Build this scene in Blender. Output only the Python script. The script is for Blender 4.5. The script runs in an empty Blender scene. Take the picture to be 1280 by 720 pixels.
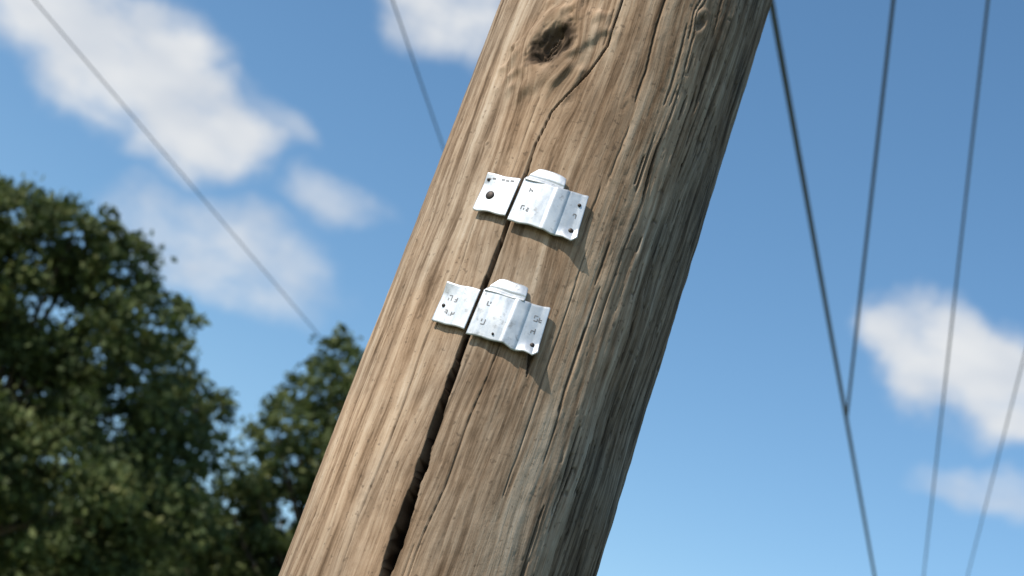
import bpy, math, random
import numpy as np
from mathutils import Matrix, Vector
random.seed(4); rng=np.random.default_rng(7)
sc=bpy.context.scene
sc.view_settings.view_transform='Standard'; sc.view_settings.look='None'; sc.view_settings.exposure=0
rad=math.radians
# ---------------------------------------------------------------- helpers
def link(o,parent=None):
    sc.collection.objects.link(o)
    if parent: o.parent=parent
    return o
def empty(name,loc=(0,0,0)):
    e=bpy.data.objects.new(name,None); e.location=loc; e.empty_display_size=.1
    return link(e)
def mesh_np(name,V,F,mat=None,smooth=True,parent=None):
    """V (n,3), F (m,k) same-size faces"""
    me=bpy.data.meshes.new(name); V=np.asarray(V,np.float32);F=np.asarray(F,np.int32)
    k=F.shape[1]
    me.vertices.add(len(V)); me.vertices.foreach_set('co',V.ravel())
    me.loops.add(F.size); me.loops.foreach_set('vertex_index',F.ravel())
    me.polygons.add(len(F)); me.polygons.foreach_set('loop_start',np.arange(0,F.size,k,dtype=np.int32))
    me.polygons.foreach_set('loop_total',np.full(len(F),k,np.int32))
    me.update(calc_edges=True)
    if smooth: me.polygons.foreach_set('use_smooth',np.ones(len(me.polygons),bool))
    if mat: me.materials.append(mat)
    o=bpy.data.objects.new(name,me); return link(o,parent)
def vn(x,y,seed):
    T=np.random.default_rng(seed).random((256,256))
    xi=np.floor(x).astype(int);yi=np.floor(y).astype(int);fx=x-xi;fy=y-yi
    fx=fx*fx*(3-2*fx);fy=fy*fy*(3-2*fy)
    a=T[xi&255,yi&255];b=T[(xi+1)&255,yi&255];c=T[xi&255,(yi+1)&255];d=T[(xi+1)&255,(yi+1)&255]
    return (a*(1-fx)+b*fx)*(1-fy)+(c*(1-fx)+d*fx)*fy-.5
def sstep(a,b,x):
    t=np.clip((x-a)/(b-a),0,1); return t*t*(3-2*t)
class NT:
    def __init__(s,tree): s.t=tree; tree.nodes.clear()
    def n(s,typ,ins=None,**kw):
        nd=s.t.nodes.new(typ)
        for k,v in kw.items(): setattr(nd,k,v)
        for k,v in (ins or {}).items():
            if isinstance(v,bpy.types.NodeSocket): s.t.links.new(v,nd.inputs[k])
            else: nd.inputs[k].default_value=v
        return nd
    def m(s,op,a,b=0.0,c=0.0,clamp=False):
        nd=s.n('ShaderNodeMath',{0:a,1:b,2:c},operation=op); nd.use_clamp=clamp; return nd.outputs[0]
    def mix(s,f,a,b,bt='MIX'):
        nd=s.n('ShaderNodeMix',data_type='RGBA',blend_type=bt)
        for i,v in ((0,f),(6,a),(7,b)):
            if isinstance(v,bpy.types.NodeSocket): s.t.links.new(v,nd.inputs[i])
            else: nd.inputs[i].default_value=(v if i==0 else (*v,1))
        return nd.outputs[2]
    def mr(s,v,a,b,c=0.,d=1.,smooth=True):
        nd=s.n('ShaderNodeMapRange',{0:v,1:a,2:b,3:c,4:d}); nd.interpolation_type='SMOOTHSTEP' if smooth else 'LINEAR'
        return nd.outputs[0]
    def noise(s,vec,scale=1,detail=3,rough=.5,dist=0):
        return s.n('ShaderNodeTexNoise',{'Vector':vec,'Scale':scale,'Detail':detail,'Roughness':rough,'Distortion':dist}).outputs[0]
    def scl(s,vec,k):
        return s.n('ShaderNodeVectorMath',{0:vec,1:k},operation='MULTIPLY').outputs[0]
    def ramp(s,f,stops):
        nd=s.n('ShaderNodeValToRGB',{0:f}); cr=nd.color_ramp
        while len(cr.elements)<len(stops): cr.elements.new(.5)
        for e,(p,c) in zip(cr.elements,stops): e.position=p; e.color=(*c,1)
        return nd.outputs[0]
def newmat(name):
    m=bpy.data.materials.new(name); m.use_nodes=True; return m,NT(m.node_tree)
def simple(name,col,rough=.7,metal=0,var=.25,scale=30):
    m,t=newmat(name); tc=t.n('ShaderNodeTexCoord').outputs['Object']
    nz=t.noise(tc,scale,4)
    c=t.mix(nz,tuple(x*(1-var) for x in col),tuple(min(1,x*(1+var)) for x in col))
    b=t.n('ShaderNodeBsdfPrincipled',{'Base Color':c,'Roughness':rough,'Metallic':metal})
    t.n('ShaderNodeOutputMaterial',{0:b.outputs[0]}); return m

# ---------------------------------------------------------------- camera
EYE=Vector((0,0,1.6)); P=rad(20)
R0=Vector((1,0,0)); U0=Vector((0,-math.sin(P),math.cos(P))); Fw=Vector((0,math.cos(P),math.sin(P)))
ro=math.atan2(.334,.943)
Rv=R0*math.cos(ro)+U0*math.sin(ro); Uv=-R0*math.sin(ro)+U0*math.cos(ro)
cd=bpy.data.cameras.new('camera'); cam=bpy.data.objects.new('camera',cd); link(cam)
cam.matrix_world=Matrix(((Rv.x,Uv.x,-Fw.x,EYE.x),(Rv.y,Uv.y,-Fw.y,EYE.y),(Rv.z,Uv.z,-Fw.z,EYE.z),(0,0,0,1)))
cd.sensor_width=36; cd.lens=52.73; cd.clip_start=.05; cd.clip_end=5000
cd.dof.use_dof=True; cd.dof.focus_distance=1.36; cd.dof.aperture_fstop=8.5
sc.camera=cam

# ---------------------------------------------------------------- world
SUN_AZ=rad(-124); SUN_EL=rad(44)
w=bpy.data.worlds.new("sky"); sc.world=w; w.use_nodes=True
t=NT(w.node_tree)
sky=t.n('ShaderNodeTexSky'); sky.sky_type='NISHITA'; sky.sun_disc=False
sky.sun_elevation=SUN_EL; sky.sun_rotation=SUN_AZ; sky.altitude=50; sky.air_density=1.1; sky.dust_density=.8; sky.ozone_density=2.4
g=t.n('ShaderNodeTexCoord').outputs['Generated']
sx=t.n('ShaderNodeSeparateXYZ',{0:g})
az=t.m('MULTIPLY',t.m('ARCTAN2',sx.outputs[0],sx.outputs[1]),57.2958)
el=t.m('MULTIPLY',t.m('ARCSINE',sx.outputs[2]),57.2958)
ae=t.n('ShaderNodeCombineXYZ',{0:az,1:el}).outputs[0]
# (azimuth, elevation, half width, half height, strength) in degrees
clouds=[(-21,23.0,3.4,2.0,1.0),(-17.6,22.2,3.6,2.2,1.0),(-14.4,21.4,2.9,1.8,1.0),(-12.0,22.6,2.2,1.0,.45),
 (-8.1,20.5,1.8,1.0,.5),(-11.0,17.2,3.8,1.8,.66),(-6.4,29.2,3.2,1.9,.85),
 (15.6,22.6,1.6,1.2,.8),(17.3,21.9,2.1,1.7,1.0),(20.0,21.4,2.6,1.7,1.0),(20.0,17.6,2.3,.9,.5),
 (45,18,10,3,1),(-50,22,12,4,1),(110,22,14,4,1),(178,24,14,4,1),(-30,45,7,3,.7)]
warp=t.n('ShaderNodeTexNoise',{'Vector':ae,'Scale':.34,'Detail':3,'Roughness':.5}).outputs[1]
wv=t.n('ShaderNodeVectorMath',{0:t.n('ShaderNodeVectorMath',{0:warp,1:(.5,.5,.5)},operation='SUBTRACT').outputs[0],1:(4.0,2.6,0)},operation='MULTIPLY').outputs[0]
aw=t.n('ShaderNodeVectorMath',{0:ae,1:wv},operation='ADD').outputs[0]
aws=t.n('ShaderNodeSeparateXYZ',{0:aw})
dens=0.0
for (a,e,ra,re,st) in clouds:
    dx=t.m('MULTIPLY',t.m('SUBTRACT',aws.outputs[0],a),1/ra); dy=t.m('MULTIPLY',t.m('SUBTRACT',aws.outputs[1],e),1/re)
    r2=t.m('ADD',t.m('MULTIPLY',dx,dx),t.m('MULTIPLY',dy,dy))
    f=t.m('MULTIPLY',t.mr(r2,2.6,0.),st)
    dens=f if isinstance(dens,float) else t.m('MAXIMUM',dens,f)
fz=t.noise(t.scl(ae,(.5,.8,1)),.7,4,.5)
d2=t.m('MULTIPLY',dens,t.mr(fz,.25,.65,.55,1.15,False),clamp=True)
d2=t.mr(d2,.04,1.0,0,.92)
shade=t.mr(t.noise(t.scl(ae,(.4,.7,1)),.6,2),.3,.7)
ccol=t.mix(shade,(4.7,4.95,5.3),(5.9,5.95,5.95))
hs=t.n('ShaderNodeHueSaturation',{'Hue':.494,'Saturation':1.15,'Value':1.12,'Color':sky.outputs[0]})
skyc=t.mix(d2,(0,0,0),ccol)
t.t.links.new(hs.outputs[0],skyc.node.inputs[6])
bg=t.n('ShaderNodeBackground',{'Color':skyc,'Strength':.145})
t.n('ShaderNodeOutputWorld',{0:bg.outputs[0]})
w.cycles.sampling_method='MANUAL'; w.cycles.sample_map_resolution=256
# sun
sd=bpy.data.lights.new('sun','SUN'); sd.energy=5.0; sd.angle=rad(.53); sd.color=(1,.92,.80)
so=bpy.data.objects.new('sun',sd); link(so)
S=Vector((math.sin(SUN_AZ)*math.cos(SUN_EL),math.cos(SUN_AZ)*math.cos(SUN_EL),math.sin(SUN_EL)))
so.rotation_euler=S.to_track_quat('Z','Y').to_euler(); so.location=(-5,-8,12)

# ---------------------------------------------------------------- pole (near)
CX,CY=.0253,1.41
def Rz(z): return .139-.001*(z-2.1)
def build_pole():
    phi=np.concatenate([np.arange(-180,-92,3.0),np.arange(-92,92,.37),np.arange(92,179.9,3.0)])
    z=np.concatenate([np.arange(-.3,1.70,.1),np.arange(1.70,2.53,.0013),np.arange(2.6,8.9,.15),[9.0]])
    PH,Z=np.meshgrid(np.radians(phi),z)
    s=PH*.139
    fine=sstep(1.66,1.72,Z)*(1-sstep(2.5,2.56,Z))
    # grain flow round the knots
    knots=[(-29.0,2.320,.0185,.026,1.0),(27,2.398,.0055,.008,.6),(-14,2.262,.004,.008,.25),(-43,2.207,.0022,.0022,.5),(8,2.275,.003,.006,.2)]
    psi=s.copy(); kn=np.zeros_like(s); kr=np.full_like(s,9.)
    for (kp,kz,a,b,st) in knots:
        x=s-rad(kp)*.139; y=(Z-kz)*a/b
        x2=x+.25*y
        r=np.sqrt(x2*x2+y*y*.55)
        psi-= x*np.minimum(1,(a*1.15/np.maximum(r,1e-5))**2)*.93*np.exp(-np.abs(Z-kz)/.12)
        rn=np.sqrt((x-.35*y)**2+y*y)/a*(1+.55*vn(x*110+3,y*110,5)+.3*vn(x*300+3,y*300,6))
        kn=np.maximum(kn,st*(1-sstep(.85,1.3,rn)))
        kr=np.minimum(kr,rn+ (0 if st>.6 else .8))
    psi+= .009*vn(Z*5,s*18,11)+.0034*vn(Z*16,s*45,12)
    D=.0035*vn(Z*2.2+3,PH*1.5+8,21)+.0018*vn(Z*9,s*40+7,22)
    # hewn flat on the weather side, strongest low down
    ph1=rad(37)+.14*(Z-2.1)+rad(7)*vn(Z*14,Z*0+2,23)
    mid=(ph1+rad(82))/2; half=(rad(82)-ph1)/2
    inn=(PH>ph1)&(PH<rad(82))
    chord=np.where(inn,.139*(1-np.cos(half)/np.cos(np.clip(PH-mid,-1,1))),0)
    D-=chord*np.interp(Z,[1.7,1.95,2.2,2.5],[.95,.85,.6,.4])
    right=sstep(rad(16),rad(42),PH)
    # fibres / ridges
    f1=vn(psi*210+50,Z*8,31); f2=vn(psi*480+50,Z*28,32); f3=vn(psi*95+50,Z*3,33); f4=vn(psi*300+9,Z*48,34)
    D+=fine*((.0006+.0009*right)*f3+ (.00038+.0009*right)*f1+(.0002+.0006*right)*f2+(.00015+.0009*right)*f4)
    D+=fine*(.0003*vn(s*220,Z*120,35)+.0005*vn(s*90,Z*50,36))
    # knots relief
    for (kp,kz,a,b,st) in knots:
        x=s-rad(kp)*.139; y=(Z-kz)*a/b; x=x-.35*y; r=np.sqrt(x*x+y*y)/a; r=r*(1+.5*vn(x*110+3,y*110,5))
        D+=.0035*st*np.exp(-((r-1.5)/.6)**2)*(a/.013)
        D-=.009*st*(a/.017)*(1-sstep(.25,1.0,r))*(.5+1.4*np.abs(vn(x*240,y*200,41)))
        D+=.0012*st*(r<1.2)*vn(x*500,y*300,42)*2
        D-=.005*st*(a/.017)*np.exp(-((x+.25*a)/(.3*a))**2)*np.exp(-((r-.6)/.5)**2)
    # main check (long drying crack)
    cz=np.array([-1,1.783,1.915,2.041,2.158,2.201,2.246,2.292,2.328,2.384,2.6,9]); cp=np.array([-19,-19,-20.6,-20.3,-20.3,-20.8,-19,-10.5,-6.5,-7,-8,-8])
    cw=np.interp(Z,[-1,1.70,1.80,1.92,2.04,2.17,2.2,2.3,2.4,2.6,9],[.012,.0115,.0100,.0074,.0050,.0028,.0014,.0010,.0014,.002,.003])
    pc=np.radians(np.interp(Z,cz,cp))*.139
    jag=.0008*vn(Z*90,Z*0+3,51)+.0018*vn(Z*14,Z*0+5,52)
    dd=np.abs(s-pc-jag)
    ed=.5*cw*(1+.5*vn(Z*60,s*0+4,53))
    c=1-sstep(ed*.85,ed*1.05+.0003,dd)
    depth=np.interp(Z,[1.7,2.0,2.2,2.6],[.075,.055,.007,.004])
    low=sstep(2.25,2.0,Z)
    crk=(1-sstep(ed*1.0,ed*1.1+.0005+.0005*low,dd))*(.7+.3*low); D-=c*depth
    edge_dirt=np.exp(-(np.maximum(dd-ed,0)/.004))*sstep(2.25,2.0,Z)*.4
    # secondary checks follow the grain
    def chk(p0,z0,L,wd,dp,k=.8):
        nonlocal D,crk
        env=np.clip(1-((Z-z0)/(L/2))**2,0,1)
        x=np.abs(psi-rad(p0)*.139-.0015*vn(Z*25,Z*0+p0,61))
        e=wd*.5*np.sqrt(env)+1e-6
        c=(1-sstep(e*.6,e*1.2+.0003,x))*(env>0)*sstep(0,.15,env)
        D=D-c*dp; crk=np.maximum(crk,c*k)
    for i in range(30):
        p0=rng.uniform(-85,14); chk(p0,rng.uniform(1.7,2.5),rng.uniform(.03,.14),rng.uniform(.0006,.0012),rng.uniform(.0005,.0014),.6)
    for i in range(110):
        p0=rng.uniform(20,88); chk(p0,rng.uniform(1.7,2.5),rng.uniform(.015,.10),rng.uniform(.0008,.0026),rng.uniform(.0012,.0035))
    chk(-9.5,1.88,.3,.0012,.002,.6); chk(-36,1.9,.3,.0011,.0015,.6); chk(12,2.0,.25,.0012,.0015,.6); chk(-62,2.1,.4,.001,.0015,.6);chk(27,2.25,.4,.0014,.0025)
    chk(10,2.36,.16,.0018,.003)
    # torn notch under the lower tag, darkened to add to the tag's shadow
    nx=(s-rad(4.2)*.139-.12*(2.01-Z)); nzv=np.clip((2.014-Z)/.026,0,1)
    c=(1-sstep(.0018,.0042,np.abs(nx)/(1.02-nzv)))*(Z<2.014)*(nzv<1); D-=c*.005; crk=np.maximum(crk,c*.8)
    # small pits
    pit=sstep(.34,.43,vn(s*330+7,Z*130,71))*(.3+.7*right); D-=fine*pit*.0008
    # stains
    st=np.exp(-((PH-rad(-8))/rad(10))**2-((Z-1.975)/.03)**2)*.95
    st+=.85*np.exp(-((PH-rad(-27))/rad(12))**2-((Z-2.325)/.055)**2)
    st+=.85*np.exp(-((PH-rad(-4))/rad(9))**2-((Z-2.262)/.03)**2)
    st+=.6*np.exp(-((PH-rad(-16))/rad(7))**2-((Z-2.28)/.025)**2)
    st+=.5*sstep(rad(-20),rad(-17),PH)*(1-sstep(rad(0),rad(14),PH))*(1-sstep(1.85,2.0,Z))
    st+=.4*np.exp(-((PH-rad(-45))/rad(6))**2-((Z-1.8)/.08)**2)
    st+=1.1*np.maximum(0,vn(psi*60+4,Z*9,81)-.12)*1.6+edge_dirt
    R=Rz(Z)+D*1.0
    X=CX+R*np.sin(PH);Y=CY-R*np.cos(PH)
    nz_,np_=Z.shape
    V=np.stack([X,Y,Z],-1).reshape(-1,3)
    idx=np.arange(nz_*np_).reshape(nz_,np_); nx_=np.roll(idx,-1,1)
    F=np.stack([idx[:-1],nx_[:-1],nx_[1:],idx[1:]],-1).reshape(-1,4)
    o=mesh_np('utility_pole',V,F,None)
    me=o.data
    def att(n,a,typ='FLOAT'):
        at=me.attributes.new(n,typ,'POINT')
        at.data.foreach_set('value' if typ=='FLOAT' else 'vector',a.ravel().astype(np.float32))
    att('gco',np.stack([psi,Z,s*0],-1),'FLOAT_VECTOR'); att('crk',np.clip(crk+.5*pit*fine,0,1)); att('knot',kn); att('kr',np.minimum(kr,6)); att('stain',np.clip(st,0,1.2))
    side_shade=sstep(rad(34),rad(58),PH+.10*vn(psi*60,Z*6,91))*np.interp(Z,[1.7,2.0,2.5],[1,.85,.5])  # mask for painted shade on the side away from the sun, strongest low
    att('side',right); att('side_shade',side_shade); att('ridge',np.clip(.5+f3*.6+f1*.5,0,1))
    return o
def wood_mat():
    m,t=newmat('weathered_wood')
    A=lambda n,o: t.n('ShaderNodeAttribute',attribute_name=n).outputs[o]
    gc=A('gco','Vector');crk=A('crk','Fac');kn=A('knot','Fac');kr=A('kr','Fac');stn=A('stain','Fac');side=A('side','Fac');rg=A('ridge','Fac');side_shade=A('side_shade','Fac')
    oc=t.n('ShaderNodeTexCoord').outputs['Object']
    fib=t.noise(t.scl(gc,(260,11,1)),1,4,.6,.2)
    fib2=t.noise(t.scl(gc,(900,60,1)),1,3,.6)
    med=t.noise(t.scl(gc,(70,2.4,1)),1,3,.55,.3)
    big=t.noise(oc,6,3,.55)
    mot=t.noise(t.scl(oc,(1,1,.5)),60,4,.65)
    v=t.m('ADD',t.m('MULTIPLY',fib,.42),t.m('ADD',t.m('MULTIPLY',med,.45),t.m('MULTIPLY',fib2,.16)))
    v=t.m('ADD',v,t.m('MULTIPLY',mot,.20))
    v=t.m('ADD',v,t.m('MULTIPLY',t.m('SUBTRACT',rg,.5),.16))
    v=t.m('SUBTRACT',v,.10)
    col=t.ramp(v,[(.35,(.110,.068,.040)),(.43,(.225,.148,.092)),(.51,(.345,.240,.158)),(.60,(.45,.332,.230)),(.73,(.54,.43,.32))])
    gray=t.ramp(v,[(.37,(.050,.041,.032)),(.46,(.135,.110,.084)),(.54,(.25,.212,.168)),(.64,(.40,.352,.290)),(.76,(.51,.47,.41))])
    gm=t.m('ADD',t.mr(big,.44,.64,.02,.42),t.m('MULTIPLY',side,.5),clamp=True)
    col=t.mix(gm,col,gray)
    sn=t.m('MULTIPLY',stn,t.mr(med,.3,.6,.6,1.0),clamp=True)
    col=t.mix(t.m('MULTIPLY',sn,.62),col,t.mix(t.mr(fib,.35,.65),(.050,.030,.017),(.21,.130,.076)))
    # shade of the right side painted into the wood colour
    col=t.mix(t.m('MULTIPLY',side_shade,t.mr(fib,.3,.65,.78,.40)),col,(.035,.030,.024))
    kcol=t.mix(t.mr(t.m('SINE',t.m('MULTIPLY',kr,15)),-1,1),(.020,.013,.008),(.085,.057,.037))
    kcol=t.mix(t.mr(mot,.5,.65),kcol,(.12,.085,.06))
    col=t.mix(t.m('MULTIPLY',kn,.93),col,kcol)
    col=t.mix(t.m('MULTIPLY',crk,.92),col,(.014,.010,.007))
    sp=t.noise(oc,190,2,.5)
    col=t.mix(t.mr(sp,.62,.74,0,.5),col,(.07,.05,.035))
    h=t.m('ADD',fib,t.m('ADD',t.m('MULTIPLY',fib2,.5),t.m('MULTIPLY',mot,.5)))
    h=t.m('ADD',h,t.m('MULTIPLY',t.noise(oc,420,3),.4))
    bp=t.n('ShaderNodeBump',{'Height':h,'Strength':.5,'Distance':.0012})
    b=t.n('ShaderNodeBsdfPrincipled',{'Base Color':col,'Roughness':.9,'Normal':bp.outputs[0]})
    b.inputs['Specular IOR Level'].default_value=.15
    t.n('ShaderNodeOutputMaterial',{0:b.outputs[0]}); return m
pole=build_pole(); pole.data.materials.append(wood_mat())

# ---------------------------------------------------------------- metal tags
def alu():
    m,t=newmat('dull_aluminium'); oc=t.n('ShaderNodeTexCoord').outputs['Object']
    n1=t.noise(oc,45,4,.6); n2=t.noise(t.scl(oc,(300,300,60)),1,3)
    dirt=t.mr(t.noise(oc,120,4,.65),.56,.72)
    c=t.mix(t.mr(n1,.35,.65),(.50,.53,.56),(.70,.72,.74)); c=t.mix(t.m('MULTIPLY',dirt,.55),c,(.20,.19,.18))
    bp=t.n('ShaderNodeBump',{'Height':t.m('ADD',n1,t.m('MULTIPLY',n2,.3)),'Strength':.2,'Distance':.001})
    b=t.n('ShaderNodeBsdfPrincipled',{'Base Color':c,'Roughness':t.mr(n2,.2,.8,.32,.5),'Metallic':.5,'Normal':bp.outputs[0]})
    t.n('ShaderNodeOutputMaterial',{0:b.outputs[0]}); return m
ALU=alu(); DARK=simple('stamped_ink',(.20,.20,.21),.6,0,.8,200); STEEL=simple('rusty_steel',(.06,.05,.045),.55,.6)
def cylpt(phi,z,off):
    r=Rz(z)+off; a=rad(phi); return (CX+r*math.sin(a),CY-r*math.cos(a),z)
def tag(zb,seed):
    """zb = world height of tag centre; two bent pieces with the drying crack between them"""
    rr=random.Random(seed); root=empty('metal_tag',cylpt(-14,zb,0))
    def put(o):
        o.parent=root; o.matrix_parent_inverse=Matrix.Translation(-Vector(root.location)); return o
    def off(p,v): # p deg, v 0..1 bottom->top of body
        o=np.interp(p,[-36,-34,-28,-21,-20,-15,-7.6,-6.6,-2.6,-1.8,3,5.8],[.0050,.0038,.0044,.0056,.0070,.0070,.0080,.0088,.0074,.0058,.0056,.0066])
        o+=.0003*math.sin(p*.16+v*3+seed)
        o+=.0006*(v-.5)*math.sin(p*.12+seed*2)
        if v<.22 and p>-2: o+=.0045*(.22-v)/.22*min(1,(p+2)/5)
        if p<-29 and v>.7: o+=.002*(v-.7)/.3*min(1,(-29-p)/5)
        return o
    def lean(p,v): # the fold lines slant a little
        return (1.0*(v-.5)-1.6*(v-.5)*max(0,(p+10)/15))
    def top(p):
        z=np.interp(p,[-36,-35,-28,-20.6,-20,-12,-5,2,5.2,6],[.0215,.0232,.0216,.0205,.0214,.0204,.0203,.0222,.0232,.0220]); return float(z)+.0003*math.sin(p*.6+seed*2)
    def bot(p):
        z=np.interp(p,[-36,-34.5,-28,-21,-19.6,-12,-6,-3,1,4,5.6],[-.0150,-.0170,-.0178,-.0195,-.0235,-.0238,-.0242,-.0266,-.0250,-.0268,-.0220]); return float(z)+.0004*math.sin(p*.7+seed*3)
    def sheet(name,ps):
        V=[];F=[];nr=26
        for i,p in enumerate(ps):
            tp,bt=top(p),bot(p)
            for j in range(nr):
                v=j/(nr-1); V.append(cylpt(p+lean(p,v),zb+bt+(tp-bt)*v,off(p,v)))
        n=len(ps)
        for i in range(n-1):
            for j in range(nr-1):
                a=i*nr+j; F.append((a,a+nr,a+nr+1,a+1))
        o=put(mesh_np(name,V,F,ALU,False))
        s=o.modifiers.new('thickness','SOLIDIFY'); s.thickness=.0010; s.offset=1
        return o
    sheet('plate_end',np.linspace(-35.3,-21.1,40))
    sheet('plate_body',np.linspace(-19.7,5.6,76))
    # tab folded up over the top edge
    V=[];F=[];nc=36;nr=14
    for i in range(nc):
        u=i/(nc-1)
        for j in range(nr):
            v=j/(nr-1); ins=2.2*v**1.5; p=-18.9+ins+(14.6-1.7*ins)*u
            base=top(p); h=.0168*(1-.10*abs(2*u-1)**6)-(.0022*u if seed==1 else .0004)
            crease=.0014*math.exp(-((v-.28)/.08)**2)
            V.append(cylpt(p+1.2*v,zb+base-.0012+h*v,.0082-.0040*v+.0004*math.sin(u*5+v*3+seed)-crease))
    for i in range(nc-1):
        for j in range(nr-1):
            a=i*nr+j; F.append((a,a+nr,a+nr+1,a+1))
    o=put(mesh_np('tab',V,F,ALU,False)); s=o.modifiers.new('thickness','SOLIDIFY'); s.thickness=.001; s.offset=1
    # stamped marks
    V=[];F=[]
    def stroke(p,z,lp,lz):
        n0=len(V)
        for (a,b) in ((-1,-1),(1,-1),(1,1),(-1,1)):
            pa=p+a*lp/2; zz=z+b*lz/2
            vv=(zz-bot(pa))/(top(pa)-bot(pa)); V.append(cylpt(pa+lean(pa,vv),zb+zz,off(pa,vv)+.00125))
        F.append((n0,n0+1,n0+2,n0+3))
    def glyph(p,z,h=.006):
        wd=h*.62/.139*57.3; th=.0009; tp=th/.139*57.3
        segs=[(0,h/2,wd,th),(0,0,wd,th),(0,-h/2,wd,th),(-wd/2,h/4,tp,h/2),(wd/2,h/4,tp,h/2),(-wd/2,-h/4,tp,h/2),(wd/2,-h/4,tp,h/2)]
        for sg in rr.sample(segs,4): stroke(p+sg[0],z+sg[1],sg[2],sg[3])
    if seed==1:
        for k in range(6):
            if k!=2: stroke(-33.6+k*1.9,.0172+rr.uniform(-.0006,.0006),1.4,.0016)
        glyph(-15.5,.011,.004);glyph(-16,-.008,.004);glyph(2.6,-.001,.004);glyph(-14,-.009,.003)
    else:
        glyph(-31.5,.008,.005);glyph(-29,.007,.004);glyph(-31,-.006,.004);glyph(-28,-.007,.004)
        glyph(-16.0,.009,.004);glyph(-15.5,-.009,.005);glyph(1.6,.009,.005);glyph(3.4,.009,.004);glyph(2,-.003,.005)
    put(mesh_np('stamped_marks',V,F,DARK,False))
    # nails and punched holes
    for (p,z,r) in (((-30.6,.000,.0044),(3.0,-.016,.0026),(3.2,.011,.0018),(-33.9,.016,.0016)) if seed==1 else ((-33,.000,.0018),(3.2,-.016,.0022),(-10.5,-.018,.0012))):
        V=[];F=[];vv=(z-bot(p))/(top(p)-bot(p)); c=Vector(cylpt(p+lean(p,vv),zb+z,off(p,vv)+.0012)); nrm=Vector((math.sin(rad(p)),-math.cos(rad(p)),0)); tx=Vector((math.cos(rad(p)),math.sin(rad(p)),0)); up=Vector((0,0,1))
        prof=[(1.0,-.003),(1.0,.0002),(.8,.0010),(.4,.0014),(.05,.0015)]
        for (k,h) in prof:
            for a in range(16): V.append(c+nrm*h+tx*(math.cos(a*math.pi/8)*r*k)+up*(math.sin(a*math.pi/8)*r*k))
        for q in range(len(prof)-1):
            for a in range(16): F.append((q*16+a,q*16+(a+1)%16,(q+1)*16+(a+1)%16,(q+1)*16+a))
        put(mesh_np('nail',[tuple(x) for x in V],F,STEEL))
    return root
tag(2.1475,1); tag(2.0315,2)

# ---------------------------------------------------------------- wires
WM=simple('cable_sheath',(.07,.085,.105),.55,0,.2,5)
def wire(pts,r,sag=0):
    cu=bpy.data.curves.new('overhead_wire','CURVE'); cu.dimensions='3D'; cu.bevel_depth=r; cu.bevel_resolution=3; cu.use_fill_caps=True
    a,b=Vector(pts[0]),Vector(pts[-1]); n=40
    sp=cu.splines.new('POLY'); sp.points.add(n)
    for i in range(n+1):
        k=i/n; q=a.lerp(b,k); q.z-=sag*4*k*(1-k); sp.points[i].co=(*q,1)
    cu.materials.append(WM); o=bpy.data.objects.new('overhead_wire',cu); return link(o)
def lin(p,q,y0,y1,z):
    k=(q[0]-p[0])/(q[1]-p[1]); f=lambda y:(p[0]+k*(y-p[1]),y,z); return [f(y0),f(y1)]
wire(lin((.96,7.79),(5.89,19.65),-18,60,6.6),.019)
wire([(1.84-1.74*3,8.9-5.2*3,7.8+1.2*3),(3.583,14.1,6.6)],.014)
wire(lin((2.69,9.63),(8.73,26.25),-18,60,8.6),.012)
wire(lin((6.49,17.65),(9.93,27.4),-18,60,9.2),.010)
wire(lin((-6.2,15.5),(-2.82,24.7),-18,60,8.6),.0085)
wire(lin((-2.0,12.75),(-1.41,15.04),-18,60,8.6),.0085)
def far_pole(x,y,h,arm,az=20):
    root=empty('utility_pole',(x,y,0)); WW=simple('old_wood',(.22,.17,.12),.9)
    V=[];F=[];n=20;zs=[-.3,2,4,6,h-.2,h]
    for k,z in enumerate(zs):
        r=.16-.007*max(z,0)-(.02 if k==5 else 0)
        for a in range(n): V.append((r*math.cos(a*2*math.pi/n),r*math.sin(a*2*math.pi/n),z))
    for k in range(5):
        for a in range(n): F.append((k*n+a,k*n+(a+1)%n,(k+1)*n+(a+1)%n,(k+1)*n+a))
    mesh_np('shaft',V,F,WW,True,root)
    bpy.ops.mesh.primitive_cube_add(size=1); o=bpy.context.object; o.name='crossarm'; o.scale=(arm,.1,.12); o.parent=root; o.location=(0,-.16,h-.75); o.rotation_euler=(0,0,-rad(az)); o.data.materials.append(WW)
    IM=simple('glazed_porcelain',(.25,.22,.2),.3)
    for k in (-.47,-.2,.2,.47):
        bpy.ops.mesh.primitive_cone_add(radius1=.06,radius2=.035,depth=.18,vertices=14); c=bpy.context.object; c.name='insulator'
        c.parent=root; c.location=(k*arm*math.cos(rad(az)),-.16-k*arm*math.sin(rad(az)),h-.6); c.data.materials.append(IM)
far_pole(21,60,9.2,3.4); far_pole(11.3,60,9.3,3.4)

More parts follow.
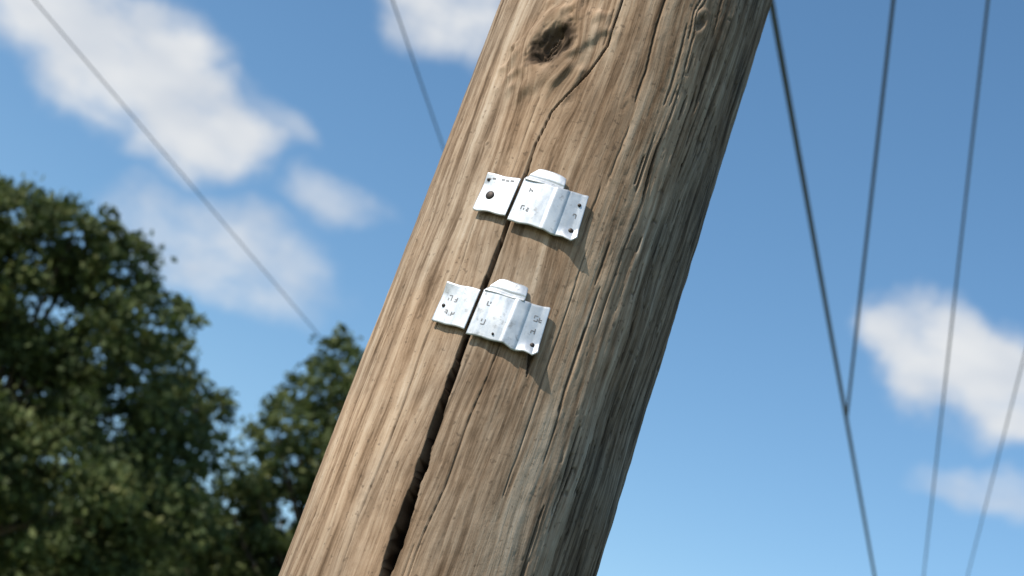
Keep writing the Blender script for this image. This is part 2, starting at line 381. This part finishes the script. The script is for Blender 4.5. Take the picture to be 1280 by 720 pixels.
# ---------------------------------------------------------------- trees
def leafmat():
    m,t=newmat('foliage')
    a=t.n('ShaderNodeAttribute',attribute_name='tint').outputs['Fac']
    c=t.ramp(a,[(0,(.034,.054,.014)),(.45,(.072,.105,.027)),(.8,(.135,.160,.046)),(1,(.19,.195,.068))])
    d=t.n('ShaderNodeBsdfPrincipled',{'Base Color':c,'Roughness':.75}); tr=t.n('ShaderNodeBsdfTranslucent',{'Color':c})
    mx=t.n('ShaderNodeMixShader',{0:.28,1:d.outputs[0],2:tr.outputs[0]})
    t.n('ShaderNodeOutputMaterial',{0:mx.outputs[0]}); return m
LEAF=leafmat(); BARK=simple('bark',(.09,.07,.05),.9,0,.4,8)
def leaves(name,clumps,n,size,seed,parent=None,dense=1.):
    r=np.random.default_rng(seed)
    vol=np.array([c[3]**2*c[4] for c in clumps]) ; cnt=(n*vol/vol.sum()).astype(int)
    C=[];T=[]
    for (x,y,z,a,b),k in zip(clumps,cnt):
        nt=max(10,int(38*dense)); d=r.normal(size=(nt,3)); d/=np.linalg.norm(d,axis=1)[:,None]
        rr_=r.uniform(.35,1.05,nt)**.6; tc=d*rr_[:,None]*np.array([a,a,b])*.92
        ts=r.uniform(.18,.40,nt)*a; which=r.integers(0,nt,k)
        off=r.normal(size=(k,3))*.5*ts[which][:,None]*np.array([1,1,.6])
        C.append(tc[which]+off+np.array([x,y,z])); T.append(np.clip(r.uniform(.1,.75,nt)[which]+r.normal(size=k)*.16,0,1))
    C=np.vstack(C);T=np.concatenate(T);k=len(C)
    u=r.normal(size=(k,3)); u/=np.linalg.norm(u,axis=1)[:,None]; q=r.normal(size=(k,3))
    v=np.cross(u,q); v/=np.linalg.norm(v,axis=1)[:,None]
    sz=(size*r.uniform(.6,1.4,k))[:,None]
    V=np.stack([C-u*sz,C+v*sz*.55,C+u*sz,C-v*sz*.55],1).reshape(-1,3); F=np.arange(4*k).reshape(-1,4)
    o=mesh_np(name,V,F,LEAF,False,parent)
    at=o.data.attributes.new('tint','FLOAT','POINT'); at.data.foreach_set('value',np.repeat(T,4).astype(np.float32))
    return o
def limb(V,F,a,b,ra,rb,n=8):
    a=Vector(a);b=Vector(b);d=(b-a).normalized(); x=d.orthogonal().normalized(); y=d.cross(x); n0=len(V); seg=5
    for k in range(seg+1):
        q=a.lerp(b,k/seg)+x*(.12*math.sin(k*1.3)*(b-a).length*.12); r=ra+(rb-ra)*k/seg
        for i in range(n): V.append(tuple(q+x*math.cos(i*2*math.pi/n)*r+y*math.sin(i*2*math.pi/n)*r))
    for k in range(seg):
        for i in range(n): F.append((n0+k*n+i,n0+k*n+(i+1)%n,n0+(k+1)*n+(i+1)%n,n0+(k+1)*n+i))
def P3(az,el,d): # compass bearing/elevation/distance survey -> world
    return (d*math.sin(rad(az)),d*math.cos(rad(az)),1.6+d*math.tan(rad(el)))
def tree(base,h,clumps,n,size,seed):
    root=empty('deciduous_tree',(0,0,0)); V=[];F=[]
    bx,by=base
    limb(V,F,(bx,by,-.2),(bx,by,h*.55),.28,.17); limb(V,F,(bx,by,h*.5),(bx+.2,by,h*.88),.17,.04)
    for c in clumps:
        zs=min(max(c[2]-1.8,1.8),h*.6); limb(V,F,(bx,by,zs),(c[0],c[1],c[2]),.09,.02)
    mesh_np('trunk_and_limbs',V,F,BARK,True,root)
    leaves('crown',clumps,n,size,seed,root)
cl1=[]
for (a,e,r) in [(-18.6,15.2,1.15),(-16.6,15.6,1.0),(-20.8,14.2,1.5),(-14.8,15.3,1.0),(-13.2,13.8,1.2),(-16.6,12.6,1.7),(-19.6,11.5,1.7),(-11.8,12.2,1.05),(-10.3,11.5,.95),(-12.6,10.2,1.4),(-15.5,9.2,1.8),(-10.2,9.6,1.1),(-9.3,7.6,1.1),(-12.5,6.7,1.6),(-18.5,7.3,1.9),(-15.5,5.2,1.6),(-22.5,10,2),(-23.5,13,1.5),(-22,6,1.8),(-10.8,5,1.2),(-24.5,8,1.6),(-9.2,11.7,.65),(-9.4,10.4,.7)]:
    x,y,z=P3(a,e,31+random.uniform(-2.2,2.2)); cl1.append((x,y,z,r,r*.85))
x,y,_=P3(-16.5,0,31); tree((x,y),10.5,cl1,92000,.085,3)
cl2=[]
for (a,e,r) in [(-5.5,15.9,.45),(-5.4,15.0,.8),(-3.6,15.4,.8),(-4.8,13.6,1.1),(-6.3,13.2,.8),(-2.5,13.2,1.3),(-6.6,11.8,.85),(-4.6,11.2,1.3),(-7.1,10.1,.8),(-2,10.5,1.6),(-5.4,9.0,1.4),(-7.1,8.4,1.0),(-3,7.5,1.7),(-6.3,6.5,1.5),(-8.3,6.2,1.0),(-1,8.5,1.3),(-4,5.2,1.6),(-7.5,4.4,1.4)]:
    x,y,z=P3(a,e,35+random.uniform(-1.5,1.5)); cl2.append((x,y,z,r,r*.95))
x,y,_=P3(-4.3,0,35); tree((x,y),11.2,cl2,52000,.085,5)
hc=[]
for i in range(46):
    a=-34+i*.95; x,y,z=P3(a,random.uniform(1,3.4 if a<0 else 2.0),40+random.uniform(-2,2)); hc.append((x,y,max(1.2,z),random.uniform(1.3,2.1),random.uniform(1.3,2)))
leaves('hedge',hc,30000,.13,9)
hc=[]
for i in range(26):
    a=-24+i*.75; x,y,z=P3(a,random.uniform(3,7.5),43+random.uniform(-2,2)); hc.append((x,y,z,random.uniform(1.3,2.1),random.uniform(1.3,2)))
leaves('distant_trees',hc,36000,.14,10)

# ---------------------------------------------------------------- ground
m,t=newmat('grass'); oc=t.n('ShaderNodeTexCoord').outputs['Object']
c=t.mix(t.noise(oc,.6,5),(.045,.075,.02),(.10,.11,.045)); c=t.mix(t.mr(t.noise(oc,25,4),.4,.7,0,.5),c,(.11,.09,.05))
b=t.n('ShaderNodeBsdfPrincipled',{'Base Color':c,'Roughness':.95}); t.n('ShaderNodeOutputMaterial',{0:b.outputs[0]})
n=60; g=np.linspace(-1,1,n+1); g=np.sign(g)*np.abs(g)**2.5*2500; X,Y=np.meshgrid(g,g)
Zg=.08*vn(X*.3+90,Y*.3+90,77)*(np.hypot(X,Y)>4); idx=np.arange((n+1)**2).reshape(n+1,n+1)
F=np.stack([idx[:-1,:-1],idx[:-1,1:],idx[1:,1:],idx[1:,:-1]],-1).reshape(-1,4)
mesh_np('ground',np.stack([X,Y,Zg],-1).reshape(-1,3),F,m)
